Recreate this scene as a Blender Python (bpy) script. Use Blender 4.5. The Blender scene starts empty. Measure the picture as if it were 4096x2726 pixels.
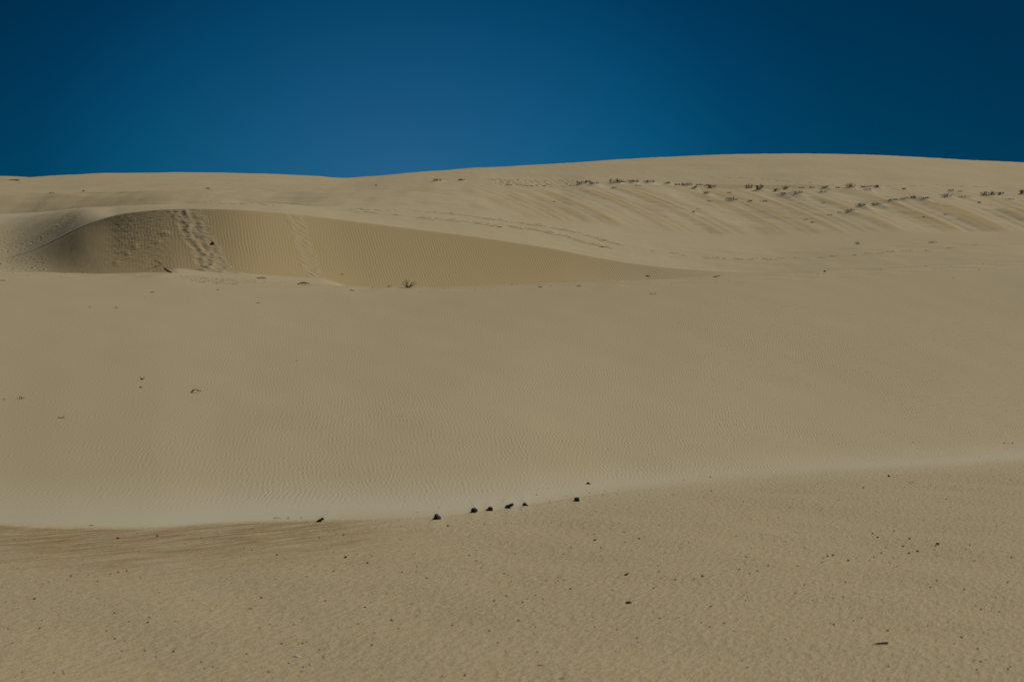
import bpy, bmesh, math, random
import numpy as np
from mathutils import Vector, Matrix, noise

random.seed(7); rng = np.random.default_rng(7)
SC = bpy.context.scene
COL = SC.collection
# photograph frame (4096 wide) used to survey the terrain: focal length in its pixels, optical centre, eye height
F, CX, CY, HC = 5690.0, 2048.0, 1363.0, 1.6

# ------------------------------------------------------------------ helpers
def curve(*pts):
    x = np.array([p[0] for p in pts], float); y = np.array([p[1] for p in pts], float)
    m = np.gradient(y, x)
    for i in range(1, len(x)-1):
        a = (y[i]-y[i-1])/(x[i]-x[i-1]); b = (y[i+1]-y[i])/(x[i+1]-x[i])
        m[i] = 0 if a*b <= 0 else 2*a*b/(a+b)
    m[0] = m[-1] = 0
    def f(q):
        q = np.clip(np.asarray(q, float), x[0], x[-1])
        k = np.clip(np.searchsorted(x, q)-1, 0, len(x)-2)
        h = x[k+1]-x[k]; t = (q-x[k])/h
        return ((2*t**3-3*t**2+1)*y[k] + (t**3-2*t**2+t)*h*m[k] + (-2*t**3+3*t**2)*y[k+1] + (t**3-t**2)*h*m[k+1])
    return f
def sstep(a, b, x):
    t = np.clip((x-a)/(b-a), 0, 1); return t*t*(3-2*t)
class Waves:
    """smooth random field: a sum of plane waves"""
    def __init__(s, seed, lam, n=14, ax=1.0, ay=1.0):
        r = np.random.default_rng(seed)
        th = r.uniform(0, 2*np.pi, n); k = 2*np.pi/(lam*r.uniform(.6, 1.7, n))
        s.kx, s.ky, s.ph = k*np.cos(th)*ax, k*np.sin(th)*ay, r.uniform(0, 2*np.pi, n); s.n = n
    def __call__(s, x, y):
        o = np.zeros(np.broadcast(x, y).shape)
        for a, b, p in zip(s.kx, s.ky, s.ph): o += np.sin(a*x+b*y+p)
        return o/math.sqrt(s.n/2)
def hermite(t, h, z0, z1, m0, m1):
    return ((2*t**3-3*t**2+1)*z0 + (t**3-2*t**2+t)*h*m0 + (-2*t**3+3*t**2)*z1 + (t**3-t**2)*h*m1)

# ------------------------------------------------------------------ materials
def new_mat(name):
    m = bpy.data.materials.new(name); m.use_nodes = True
    nt = m.node_tree; b = nt.nodes["Principled BSDF"]
    b.inputs["Specular IOR Level"].default_value = 0.2
    return m, nt, b
class NT:
    def __init__(s, nt): s.nt = nt
    def n(s, t, **kw):
        o = s.nt.nodes.new(t)
        for k, v in kw.items(): setattr(o, k, v)
        return o
    def put(s, sock, v):
        if hasattr(v, "is_output"): s.nt.links.new(v, sock)
        else: sock.default_value = v
    def math(s, op, a, b=0.0, c=None):
        o = s.n("ShaderNodeMath", operation=op); s.put(o.inputs[0], a); s.put(o.inputs[1], b)
        if c is not None: s.put(o.inputs[2], c)
        return o.outputs[0]
    def noise(s, vec, scale, detail=2.0, rough=.5):
        o = s.n("ShaderNodeTexNoise"); s.put(o.inputs["Vector"], vec)
        o.inputs["Scale"].default_value = scale; o.inputs["Detail"].default_value = detail; o.inputs["Roughness"].default_value = rough
        return o.outputs["Fac"]
    def scale(s, vec, xyz, rot=0.0):
        if rot:                                                     # turn first, so that the stretch runs along the turned axis
            q = s.n("ShaderNodeMapping"); s.put(q.inputs["Vector"], vec); q.inputs["Rotation"].default_value = (0, 0, rot); vec = q.outputs[0]
        o = s.n("ShaderNodeMapping"); s.put(o.inputs["Vector"], vec); o.inputs["Scale"].default_value = xyz; return o.outputs[0]
    def attr(s, name):
        return s.n("ShaderNodeAttribute", attribute_name=name).outputs["Fac"]
    def mix(s, fac, a, b, mode="MIX"):
        o = s.n("ShaderNodeMix", data_type="RGBA", blend_type=mode)
        s.put(o.inputs[0], fac); s.put(o.inputs[6], a); s.put(o.inputs[7], b); return o.outputs[2]
    def mapr(s, v, a, b, c, d):
        o = s.n("ShaderNodeMapRange"); s.put(o.inputs[0], v)
        for i, q in enumerate((a, b, c, d)): o.inputs[i+1].default_value = q
        return o.outputs[0]

def sand_material():
    m, nt, bs = new_mat("wind_blown_sand"); N = NT(nt)
    pos = N.n("ShaderNodeNewGeometry").outputs["Position"]
    sep = N.n("ShaderNodeSeparateXYZ"); nt.links.new(pos, sep.inputs[0]); X, Y = sep.outputs[0], sep.outputs[1]
    a_sl, a_face, a_fore, a_bl, a_ru, a_far, a_wm = (N.attr(k) for k in ("ripple", "face", "fore", "bleach", "rust", "far", "warm"))
    # --- wind ripples, 6 cm apart, crests running away up the slope and wandering
    w1 = N.noise(N.scale(pos, (1, .55, 1)), 1.1, 1.0)
    w2 = N.noise(N.scale(pos, (1, .50, 1)), 7.0, 2.0)
    w3 = N.noise(pos, .22, 1.0)
    ph = N.math("MULTIPLY", X, 2*math.pi/.047)
    ph = N.math("ADD", ph, N.math("MULTIPLY", Y, -2*math.pi/.55))
    ph = N.math("ADD", ph, N.math("MULTIPLY", w1, 17.0))
    ph = N.math("ADD", ph, N.math("MULTIPLY", w2, 15.0))
    ph = N.math("ADD", ph, N.math("MULTIPLY", w3, 60.0))
    p2 = N.math("ADD", N.math("MULTIPLY", X, 2*math.pi/.053), N.math("MULTIPLY", Y, 2*math.pi/.42))
    p2 = N.math("ADD", N.math("ADD", p2, N.math("MULTIPLY", w2, 11.0)), N.math("ADD", N.math("MULTIPLY", w3, 45.0), N.math("MULTIPLY", w1, -14.0)))
    rip = N.math("ADD", N.math("MULTIPLY", N.math("SINE", ph), .62), N.math("MULTIPLY", N.math("SINE", p2), .55))
    amp = N.math("MULTIPLY", N.mapr(N.noise(pos, .35, 2.0), .3, .7, .45, 1.0), N.mapr(N.noise(N.scale(pos, (1, .3, 1)), 9.0, 2.0), .36, .62, .15, 1.2))
    rip = N.math("MULTIPLY", N.math("MULTIPLY", rip, amp), N.math("MULTIPLY", a_sl, .0019))
    # --- slip face ripples, 22 cm apart, running down the fall line
    f1 = N.noise(pos, .55, 1.0)
    f2 = N.noise(pos, 1.7, 1.0)
    pf = N.math("ADD", N.math("MULTIPLY", X, 2*math.pi/.235), N.math("MULTIPLY", Y, 2*math.pi/.85))
    pf = N.math("ADD", N.math("ADD", pf, N.math("MULTIPLY", f1, 9.0)), N.math("MULTIPLY", f2, 5.0))
    fr = N.math("MULTIPLY", N.math("MULTIPLY", N.math("SINE", pf), N.math("MULTIPLY", N.mapr(N.noise(pos, .3, 2.0), .35, .65, .3, 1.0), N.mapr(N.noise(pos, 1.6, 2.0), .35, .62, .35, 1.15))), N.math("MULTIPLY", a_face, .0090))
    # --- foreground: soft mottled ripples and grain
    g1 = N.noise(N.scale(pos, (.42, 1.0, 1), -1.15), 28.0, 3.0, .55)
    g2 = N.noise(pos, 60.0, 3.0, .6)
    fo = N.math("MULTIPLY", N.math("ADD", N.math("MULTIPLY", g1, .0150), N.math("MULTIPLY", g2, .0050)), a_fore)
    # --- distant slopes: broad soft wind marks
    d1 = N.noise(N.scale(pos, (1.0, .2, 1)), .9, 4.0, .55)
    fa = N.math("MULTIPLY", N.math("MULTIPLY", d1, .10), a_far)
    # --- wind rills on the rusty strip
    r1 = N.noise(N.scale(pos, (.34, 3.0, 1), -.70), 4.2, 4.0, .6)
    ru = N.math("MULTIPLY", N.math("MULTIPLY", r1, .085), a_ru)
    hgt = N.math("ADD", N.math("ADD", rip, fr), N.math("ADD", N.math("ADD", fo, fa), ru))
    bump = N.n("ShaderNodeBump"); bump.inputs["Strength"].default_value = 1.0; bump.inputs["Distance"].default_value = 1.0
    nt.links.new(hgt, bump.inputs["Height"]); nt.links.new(bump.outputs[0], bs.inputs["Normal"])
    # --- colour
    base = (0.415, 0.322, 0.186, 1)
    c = N.mix(N.mapr(N.noise(pos, .06, 4.0, .6), .3, .7, 0, 1), (0.452, 0.362, 0.207, 1), (0.487, 0.393, 0.230, 1))
    c = N.mix(N.math("MULTIPLY", a_fore, N.mapr(g1, .42, .60, 0, .75)), c, (0.51, 0.420, 0.268, 1))
    c = N.mix(N.math("MULTIPLY", a_fore, N.mapr(N.noise(pos, 150.0, 2.0, .7), .56, .78, 0, .55)), c, (0.25, 0.185, 0.10, 1))
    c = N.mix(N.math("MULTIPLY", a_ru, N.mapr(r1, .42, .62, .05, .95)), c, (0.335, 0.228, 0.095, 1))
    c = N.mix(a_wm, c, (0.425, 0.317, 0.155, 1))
    c = N.mix(N.math("MULTIPLY", a_bl, .85), c, (0.525, 0.468, 0.325, 1))
    c = N.mix(a_fore, c, N.mix(1.0, c, (.925, .905, .855, 1), "MULTIPLY"))  # foreground darkened in the colour, standing in for lens vignetting
    grain = N.mapr(N.noise(pos, 900.0, 1.0), .3, .7, .93, 1.07)
    gr = N.n("ShaderNodeCombineColor"); [nt.links.new(grain, gr.inputs[i]) for i in range(3)]
    c = N.mix(1.0, c, gr.outputs[0], "MULTIPLY")
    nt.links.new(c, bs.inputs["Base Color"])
    bs.inputs["Roughness"].default_value = .95; bs.inputs["Specular IOR Level"].default_value = .08
    return m
def plain_mat(name, c1, c2, scale, rough=.85, bump=.3, dist=.01):
    m, nt, bs = new_mat(name); N = NT(nt)
    co = N.n("ShaderNodeTexCoord").outputs["Object"]
    n = N.noise(co, scale, 4.0, .6)
    nt.links.new(N.mix(N.mapr(n, .35, .65, 0, 1), (*c1, 1), (*c2, 1)), bs.inputs["Base Color"])
    b = N.n("ShaderNodeBump"); b.inputs["Strength"].default_value = bump; b.inputs["Distance"].default_value = dist
    nt.links.new(n, b.inputs["Height"]); nt.links.new(b.outputs[0], bs.inputs["Normal"])
    bs.inputs["Roughness"].default_value = rough
    return m
M_SAND = sand_material()
M_ROCK = plain_mat("black_basalt", (.016, .017, .015), (.045, .042, .036), 60, .8, .6, .006)
M_WOOD = plain_mat("weathered_dark_wood", (.030, .021, .013), (.075, .052, .030), 45, .9, .4, .004)
M_TWIG = plain_mat("dry_brown_twig", (.075, .045, .020), (.13, .085, .042), 40, .9, .3, .003)
M_STEM = plain_mat("shrub_stem", (.060, .041, .024), (.11, .074, .042), 9, .9, .3, .01)
M_LEAF = plain_mat("dry_shrub_foliage", (.052, .042, .022), (.125, .088, .047), 5, .9, .2, .01)
M_ROOT = plain_mat("pale_buried_root", (.30, .19, .075), (.38, .25, .11), 30, .9, .3, .003)
M_SHELL = plain_mat("bleached_shell", (.50, .49, .46), (.66, .64, .60), 50, .7, .3, .002)
M_GRIT = plain_mat("brown_grit", (.06, .038, .018), (.16, .105, .05), 8, .9, .1, .001)

# ------------------------------------------------------------------ terrain survey (photo x -> photo y of each edge)
J = curve((-900,2090),(0,2097),(300,2109),(600,2111),(900,2092),(1280,2080),(1740,2066),(2050,2033),(2250,2000),(2500,1965),(2732,1945),(3000,1921),(3300,1896),(3600,1880),(3800,1868),(4096,1846),(5000,1790))
R = curve((-900,1086),(0,1088),(214,1090),(360,1093),(499,1094),(638,1088),(725,1095),(870,1110),(986,1114),(1102,1124),(1218,1131),(1366,1141),(1453,1147),(1656,1149),(1946,1142),(2236,1132),(2526,1120),(2732,1114),(2848,1107),(3079,1096),(3311,1085),(3543,1073),(3774,1061),(4096,1047),(5000,1010))
C = curve((-900,1050),(0,1036),(100,1014),(203,970),(330,906),(430,869),(522,850),(673,837),(771,835),(928,838),(1102,849),(1247,864),(1366,879),(1656,916),(1946,954),(2236,1000),(2410,1035),(2584,1062),(2732,1077),(2906,1087),(3040,1092),(3120,1091),(3311,1082),(3543,1070),(3774,1058),(4096,1044),(5000,1007))
B = curve((-900,872),(0,856),(230,843),(400,831),(620,822),(750,820),(1000,818),(1400,820))
M = curve((-900,772),(0,772),(290,770),(580,764),(812,759),(1044,757),(1366,756),(1540,743),(1690,736),(1780,733),(1888,732),(2062,745),(2236,749),(2300,744),(2360,739),(2420,738),(2560,738),(2732,747),(2877,754),(3079,757),(3240,754),(3398,751),(3543,752),(3700,760),(3861,768),(4000,782),(4200,786),(5000,790))
S = curve((-900,800),(0,733),(139,717),(290,707),(522,700),(754,697),(1044,700),(1275,710),(1366,716),(1482,710),(1656,694),(1946,672),(2236,655),(2526,636),(2732,625),(2964,617),(3195,615),(3427,618),(3658,628),(3890,641),(4096,650),(5000,715))
D4f = curve((-900,113),(0,112),(203,110),(330,108),(430,106.6),(560,105.2),(673,104.4),(900,104),(1366,109),(3000,120),(5000,120))
TANf = curve((-900,.12),(0,.14),(100,.18),(203,.28),(330,.40),(430,.47),(522,.52),(800,.57),(1000,.58),(5000,.58))
DBf = curve((-900,152),(0,150),(430,138),(700,128),(1366,130),(2500,140),(5000,142))
D5f = curve((-900,184),(0,182),(700,174),(1366,200),(1888,215),(2700,232),(5000,232))
D6f = curve((-900,400),(0,390),(1044,340),(1366,330),(1700,340),(2700,380),(5000,385))

pxs = np.concatenate([-9000+np.linspace(0, 1, 22)[:-1]**.6*8000, np.arange(-1000, -160, 24.), np.arange(-160, 4260, 3.6), np.arange(4260, 5100, 24.), 13100-np.linspace(1, 0, 22)**.6*8000])
pq = np.clip(pxs, -900, 5000)
nc = len(pxs)
e = lambda y: (CY-y)/F
def soft(f, sig):
    """the same survey line with its small kinks averaged out"""
    o = np.linspace(-2, 2, 21); k = np.exp(-o*o/2); k /= k.sum()
    return sum(w_*f(pq+q_*sig) for q_, w_ in zip(o, k))
yJ, yR, yC, yB, yM, yS = J(pq), R(pq), C(pq), B(pq), M(pq), S(pq)
D1 = HC*F/(yJ-CY); z1 = np.zeros(nc)
D2 = 36 + 1.2*np.sin(pq*.0016+.6); z2 = HC+e(yR)*D2
D4 = soft(D4f, 70); yC = soft(C, 34)*(1-sstep(500, 700, pq))+yC*sstep(500, 700, pq); z4 = HC+e(yC)*D4
bright = sstep(600, 720, pq)*(1-sstep(1280, 1480, pq))
y3 = yR+22 - 36*bright
y3 = np.maximum(y3, yC+3)
TAN = soft(TANf, 80)
D3 = np.minimum(D4*(TAN-e(yC))/(TAN-e(y3)), D4-3); z3 = HC+e(y3)*D3
D5 = D5f(pq); z5 = HC+e(yM)*D5
DB = DBf(pq); wB = sstep(900, 1400, pq)
zl = z4+(z5-z4)*(DB-D4)/(D5-D4)
zB = (HC+e(yB)*DB)*(1-wB)+zl*wB
DB2 = DB+9; zB2 = (zB-.9)*(1-wB)+(z4+(z5-z4)*(DB2-D4)/(D5-D4))*wB
face2 = sstep(2600, 2950, pq)*(1-sstep(3200, 3480, pq))
D5b = D5+9; z5b = HC+e(yM+5)*D5b - .5
D5c = D5b+14; z5c = HC+e(yM-2-14*face2)*D5c
D6 = D6f(pq); z6 = HC+e(yS)*D6
ys7 = curve((-900,706),(0,709),(139,716),(230,730),(600,790),(5000,900))(pq)
D7 = np.full(nc, 620.); z7 = HC+e(ys7)*D7
D6b = D6*1.22; z6b = np.minimum(HC+e(yS+14)*D6b, z6-4)
D8 = np.full(nc, 1500.); z8 = np.full(nc, -2.)
yRs = soft(R, 230); z2s = HC+e(yRs)*D2; fslope = (z2s-z1)/(D2-D1)
sC5 = (z5-z4)/(D5-D4)
rnd = 1-sstep(300, 470, pq)
sB = sC5*wB + (zB-z4)/(DB-D4)*(1-wB)*.55
one = np.ones(nc)
#        D0        z0       m0          D1    z1    m1        rows easing name
segs = [(0.6*one, 0*one,   0*one,      5*one, 0*one, 0*one,        10, 1.0, "near"),
        (5*one,   0*one,   0*one,      D1,   z1,  .01*one,        330, 1.0, "fore"),
        (D1,      z1,      .035*one,   D2,   z2s, fslope*.70,     430, 1.0, "slope"),
        (D2,      z2,      -.02*one,   D3,   z3,  .02*one,        110, 1.6, "gully"),
        (D3,      z3,      .72*(z4-z3)/(D4-D3),    D4,   z4,  1.2*(z4-z3)/(D4-D3)*(1-rnd)+rnd*.5*((z4-z3)/(D4-D3)+sB),        330, 1.0, "face"),
        (D4,      z4,      (sB+.03)*(1-rnd)+rnd*.5*((z4-z3)/(D4-D3)+sB),     DB,   zB,  sB,             150, 1.0, "wind"),
        (DB,      zB,      sB-.10*(1-wB), DB2, zB2, sC5,           24, 1.0, "dip"),
        (DB2,     zB2,     sC5,        D5,   z5,  sC5*.8,         300, 1.0, "mid"),
        (D5,      z5,      sC5*.2,     D5b,  z5b, .02*one,         26, 1.0, "dip2"),
        (D5b,     z5b,     .05*one,    D5c,  z5c, .12+.25*face2,   50, 1.0, "face2"),
        (D5c,     z5c,     (z6-z5c)/(D6-D5c)*1.12, D6, z6, (z6-z5c)/(D6-D5c)*.72, 130, 1.0, "far"),
        (D6,      z6,      0*one,      D6b,  z6b, -.1*one,         16, 1.0, "b1"),
        (D6b,     z6b,     -.05*one,   D7,   z7,  .01*one,         16, 1.0, "b2"),
        (D7,      z7,      -.02*one,   D8,   z8,  -.03*one,        14, 1.0, "b3")]
YY, ZZ, TT, seg_rows = [], [], [], {}
row = 0
for k, (d0, za, m0, d1, zb, m1, n, ease, nm) in enumerate(segs):
    t = (np.linspace(0, 1, n+1)[(0 if k == 0 else 1):]**ease)[:, None]
    h = (d1-d0)[None]
    YY.append(d0[None]+t*h); ZZ.append(hermite(t, h, za, zb, m0, m1)); TT.append(t*np.ones((1, nc)))
    seg_rows[nm] = (row, row+len(t)); row += len(t)
Y, Z, T = (np.vstack(v) for v in (YY, ZZ, TT))
nr = Y.shape[0]
X = (pxs[None]-CX)/F*Y
PX = np.broadcast_to(pxs[None], Y.shape)
def sl(nm): a, b = seg_rows[nm]; return slice(a, b)
attrs = {k: np.zeros(Y.shape, np.float32) for k in ("ripple", "face", "fore", "bleach", "rust", "far", "warm")}

# soften the nose of the near dune (its left end is round, not a sharp crest)
k0, k1 = seg_rows["face"][0], seg_rows["wind"][1]
wgt = (1-sstep(240, 420, pxs))*sstep(-900, -300, pxs)
zz = Z[k0-20:k1].copy()
for _ in range(24):
    zn = zz.copy(); zn[1:-1] = .25*zz[:-2]+.5*zz[1:-1]+.25*zz[2:]
    zn[:, 1:-1] = .25*zn[:, :-2]+.5*zn[:, 1:-1]+.25*zn[:, 2:]
    zn[0] = zz[0]; zn[-1] = zz[-1]
    zz = zz*(1-wgt)+zn*wgt
Z[k0-20:k1] = zz

# the lip's own small dips and rises, near the edge only
s = sl("slope"); Z[s] += (z2-z2s)[None]*sstep(.80, 1, T[s])

# gentle relief
s = sl("fore"); Z[s] += (.008*Waves(1, 2.6)(X[s], Y[s])+.0035*Waves(2, .9)(X[s], Y[s]))*sstep(0, .25, T[s])*(1-sstep(.8, 1, T[s]))
s = sl("slope"); bell = sstep(0, .12, T[s])*(1-sstep(.86, 1, T[s]))
Z[s] += (.018*Waves(3, 9., ax=.7)(X[s], Y[s])+.003*Waves(4, 1.6)(X[s], Y[s]))*bell
for nm, am in (("wind", .05), ("mid", .10), ("far", .045)):
    s = sl(nm); bell = sstep(0, .1, T[s])*(1-sstep(.9, 1, T[s]))
    Z[s] += am*(Waves(5, 16.)(X[s], Y[s])+.35*Waves(6, 4.)(X[s], Y[s]))*bell
# uneven ridge lines
for nm, am, lam in (("slope", .009, .9), ("far", .03, 2.2), ("mid", .05, 3.0)):
    s = sl(nm); Z[s] += am*Waves(8, lam)(X[s], Y[s])*sstep(.85, 1, T[s])
    nx = {"slope": "gully", "far": "b1", "mid": "dip2"}[nm]
    s = sl(nx); Z[s] += am*Waves(8, lam)(X[s], Y[s])*(1-sstep(0, .15, T[s]))

# wind streaks fanning down the right-hand slope from the shrub hummocks
s = sl("mid"); yim = CY-(Z[s]-HC)/Y[s]*F
q = .42*(625*np.log(np.clip(yim-562, 40, None)/188) - PX[s] + 70*np.sin(PX[s]*.0017))   # the lines steepen down the slope
sw = .65*Waves(11, 60., ax=1, ay=.0)(q*1.0, 0*q) + .4*Waves(12, 150., ay=0)(q, 0*q)+.75*Waves(13, 32., ay=0)(q, 0*q)+.65*Waves(15, 17., ay=0)(q, 0*q)
env = sstep(1500, 2500, PX[s])*sstep(.0, .10, T[s])*(1-.6*sstep(.6, 1, T[s]))*(.6+.4*sstep(-.8, 1, Waves(14, 40.)(X[s], Y[s])))
Z[s] += .040*sw*env
attrs["warm"][s] = np.clip(.95*sstep(.0, 1.2, sw)*env + .30*(1-sstep(500, 1300, PX[s])), 0, 1)  # streak tint; at the left, shade of the slope painted in
attrs["bleach"][s] = np.clip(.35*sstep(.1, 1.6, -sw)*env*sstep(.4, .9, T[s]), 0, 1)

# slip face: slide tracks and slumped sand
s = sl("face"); px, t = PX[s], T[s]
rough = Waves(21, .9)(X[s], Y[s]*2)+.7*Waves(22, .4)(X[s], Y[s]*2)
def band(pt, pb, wd, soft=12): 
    c = pb+(pt-pb)*t + 5*np.sin(t*17+pt); d = np.abs(px-c); return 1-sstep(wd, wd+soft, d), px-c
dz = np.zeros_like(px)
slide, _ = band(735, 880, 52, 22); slide2, _ = band(1175, 1265, 26, 16)
slump = sstep(380, 480, px)*(1-sstep(650, 720, px))
live = sstep(.02, .10, t)*(1-sstep(.97, 1, t))
dz += slide*.011*rough*live + slide2*.011*rough*live + slump*.006*rough*live*sstep(.1, .3, t)
for pt, pb, w, dep in ((694, 826, 12, .42), (728, 838, 9, .25), (757, 858, 12, .36), (790, 905, 9, .16), (600, 690, 11, .05), (545, 625, 13, .06), (1172, 1262, 14, .10)):
    c = pb+(pt-pb)*t+6*np.sin(t*13+pt); g = np.exp(-((px-c)/w)**2); rim = np.exp(-((px-c-1.9*w)/(.8*w))**2)+.7*np.exp(-((px-c+1.9*w)/(.8*w))**2)
    dz += .11*(-dep*g+.42*dep*rim)*live*(.7+.3*np.sin(t*23+pt))*sstep(.05, .2, t)
for pt, tt, w, h in ((835, .10, 16, .5), (812, .05, 18, .3), (850, .16, 11, .4), (890, .03, 16, .25), (470, .05, 18, .2), (465, .30, 12, .15), (540, .52, 12, .2), (510, .42, 10, .16), (660, .66, 16, .22), (632, .55, 12, .2), (757, .74, 10, .25), (826, .33, 10, .25), (705, .92, 12, .25), (745, .95, 12, .25), (1160, .9, 12, .12), (955, .02, 18, .2)):
    dz += .33*h*np.exp(-((px-pt)/w)**2-((t-tt)/.03)**2)
Z[s] += dz
fm = (1-slide)*(1-.75*slide2)*(1-.55*slump)*sstep(330, 560, px)*(1-sstep(2850, 3050, px))
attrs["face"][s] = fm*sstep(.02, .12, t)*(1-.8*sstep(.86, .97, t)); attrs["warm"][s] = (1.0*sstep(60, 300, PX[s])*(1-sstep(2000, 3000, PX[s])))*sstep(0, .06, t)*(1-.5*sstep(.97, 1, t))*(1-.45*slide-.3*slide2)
attrs["far"][s] = .3*slide+.2*slide2+.45*(1-sstep(480, 680, px))*sstep(120, 260, px)
# lip: pale drift at the foot of the slip face
s = sl("gully"); attrs["bleach"][s] = bright[None]*sstep(.85, 1, T[s]); 
s = sl("wind"); attrs["bleach"][s] = .55*(1-sstep(800, 1300, PX[s]))*sstep(.55, .95, T[s]); attrs["far"][s] = .5; attrs["face"][s] = .22*sstep(-400, 100, PX[s])*(1-sstep(200, 420, PX[s]))
s = sl("mid"); attrs["far"][s] = .6
for nm in ("far", "b1", "dip2"): attrs["far"][sl(nm)] = .8
s = sl("face2"); attrs["face"][s] = .9*face2[None]; attrs["far"][s] = .5; attrs["warm"][s] = .6*face2[None]
# slope zones
s = sl("slope"); t = T[s]
attrs["ripple"][s] = (1+.7*sstep(2300, 3200, PX[s])-.25*(1-sstep(300, 1300, PX[s])))*sstep(.012, .065, t)*(1-.55*sstep(.55, .95, t))
attrs["bleach"][s] = np.clip((1-sstep(.014, .13, t))*(.85+.15*Waves(31, 6.)(X[s], Y[s])), 0, 1)*(sstep(0, .006, t)*(1-sstep(900, 1500, PX[s]))+sstep(-.02, .03, t)*sstep(900, 1500, PX[s]))
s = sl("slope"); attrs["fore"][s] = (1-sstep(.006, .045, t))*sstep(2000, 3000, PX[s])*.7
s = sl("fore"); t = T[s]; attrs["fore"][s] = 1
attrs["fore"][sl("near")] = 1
dj = (D1[None]-Y[s])
st = (1-sstep(1150, 1900, PX[s]))
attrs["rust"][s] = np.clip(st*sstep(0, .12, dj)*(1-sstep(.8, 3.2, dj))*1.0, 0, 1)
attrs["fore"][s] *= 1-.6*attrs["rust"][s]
attrs["bleach"][s] = .42*(1-sstep(0, 1.1, dj))*sstep(1250, 1900, PX[s])

IMG = lambda: CY-(Z-HC)/Y*F
def hit(px, y):
    """where the sight line through photo pixel (px, y) first meets the ground -> (row, col) floats"""
    j = int(np.clip(np.searchsorted(pxs, px), 1, nc-1)); j = j if abs(pxs[j]-px) < abs(pxs[j-1]-px) else j-1
    yi = CY-(Z[:, j]-HC)/Y[:, j]*F
    k = int(np.argmax(yi <= y)) if (yi <= y).any() else nr-40
    return max(k, 1), j
def add_mound(px, y, w, h, back=1.4, pale=1., front=4.):
    k, j = hit(px, y); d = Y[k, j]; x0 = X[k, j]; rx = w*.5/F*d; hh = h/F*d; ry = max(rx*back, .6)
    c0, c1 = np.searchsorted(pxs, [px-w*1.6, px+w*1.6]); r0 = int(np.searchsorted(Y[:, j], d-2.5*ry*front)); r1 = int(np.searchsorted(Y[:, j], d+3*ry))
    a = (slice(max(r0-30, 0), min(r1+30, nr)), slice(c0, c1))
    g = np.exp(-((X[a]-x0)/rx)**2-((Y[a]-d)/np.where(Y[a] < d, ry*front, ry))**2)
    Z[a] += hh*g; attrs["bleach"][a] = np.maximum(attrs["bleach"][a], .6*pale*g)
    return k, j
def put(px, y):
    k, j = hit(px, y); return Vector((float((px-CX)/F*Y[k, j]), float(Y[k, j]), float(Z[k, j])))

# ------------------------------------------------------------------ shrubs table: px, base y, width, height (photo px), fullness, mound height
SHRUBS_TOP = [(1749,723,36,10,.8,5),(1846,722,28,8,.9,2),(2327,734,46,13,.9,7),(2353,730,22,9,.9,0),(2376,735,38,9,.9,6),(2458,731,48,19,1.,6),(2494,729,24,7,.7,0),(2533,730,40,12,1.,4),
  (2596,730,44,11,.9,4),(2670,735,26,8,.8,3),(2713,741,42,8,.9,0),(2750,741,38,14,.9,3),(2779,752,22,10,.8,4),(2796,742,32,6,.8,0),(2828,743,22,6,.8,0),(2849,751,34,15,1.1,4),
  (2996,751,27,15,1.1,3),(3040,756,34,19,1.1,6),(3108,761,28,10,.8,5),(3142,756,24,15,1.,4),(3149,775,58,8,.7,9),(3193,773,36,12,.8,6),(3207,753,22,6,.8,0),(3244,752,26,6,.8,2),(3302,749,30,7,.7,7),(3295,767,38,6,.6,5),
  (3356,753,22,6,.7,0),(3402,749,37,17,1.,3),(3471,749,54,9,.9,5),(3510,749,18,13,1.1,3),(3470,759,34,5,.6,4),(3619,757,18,7,.7,3),(3803,763,22,7,.7,2),(3838,767,24,4,.7,0)]
SHRUBS_LOW = [(3322,861,24,6,.5,0),(3359,851,20,7,.5,0),(3400,846,38,10,.7,9),(3444,824,42,15,.8,10),(3512,819,44,9,.8,9),(3572,801,34,6,.8,4),(3619,795,32,7,.8,4),(3663,791,50,9,.9,8),(3701,794,30,6,.8,3),
  (3789,787,38,15,.8,6),(3857,790,46,7,.6,4),(3952,781,54,21,1.2,7),(4002,778,24,10,1.,4),(4040,798,38,5,.6,0),(4090,771,22,13,1.2,8)]
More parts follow.
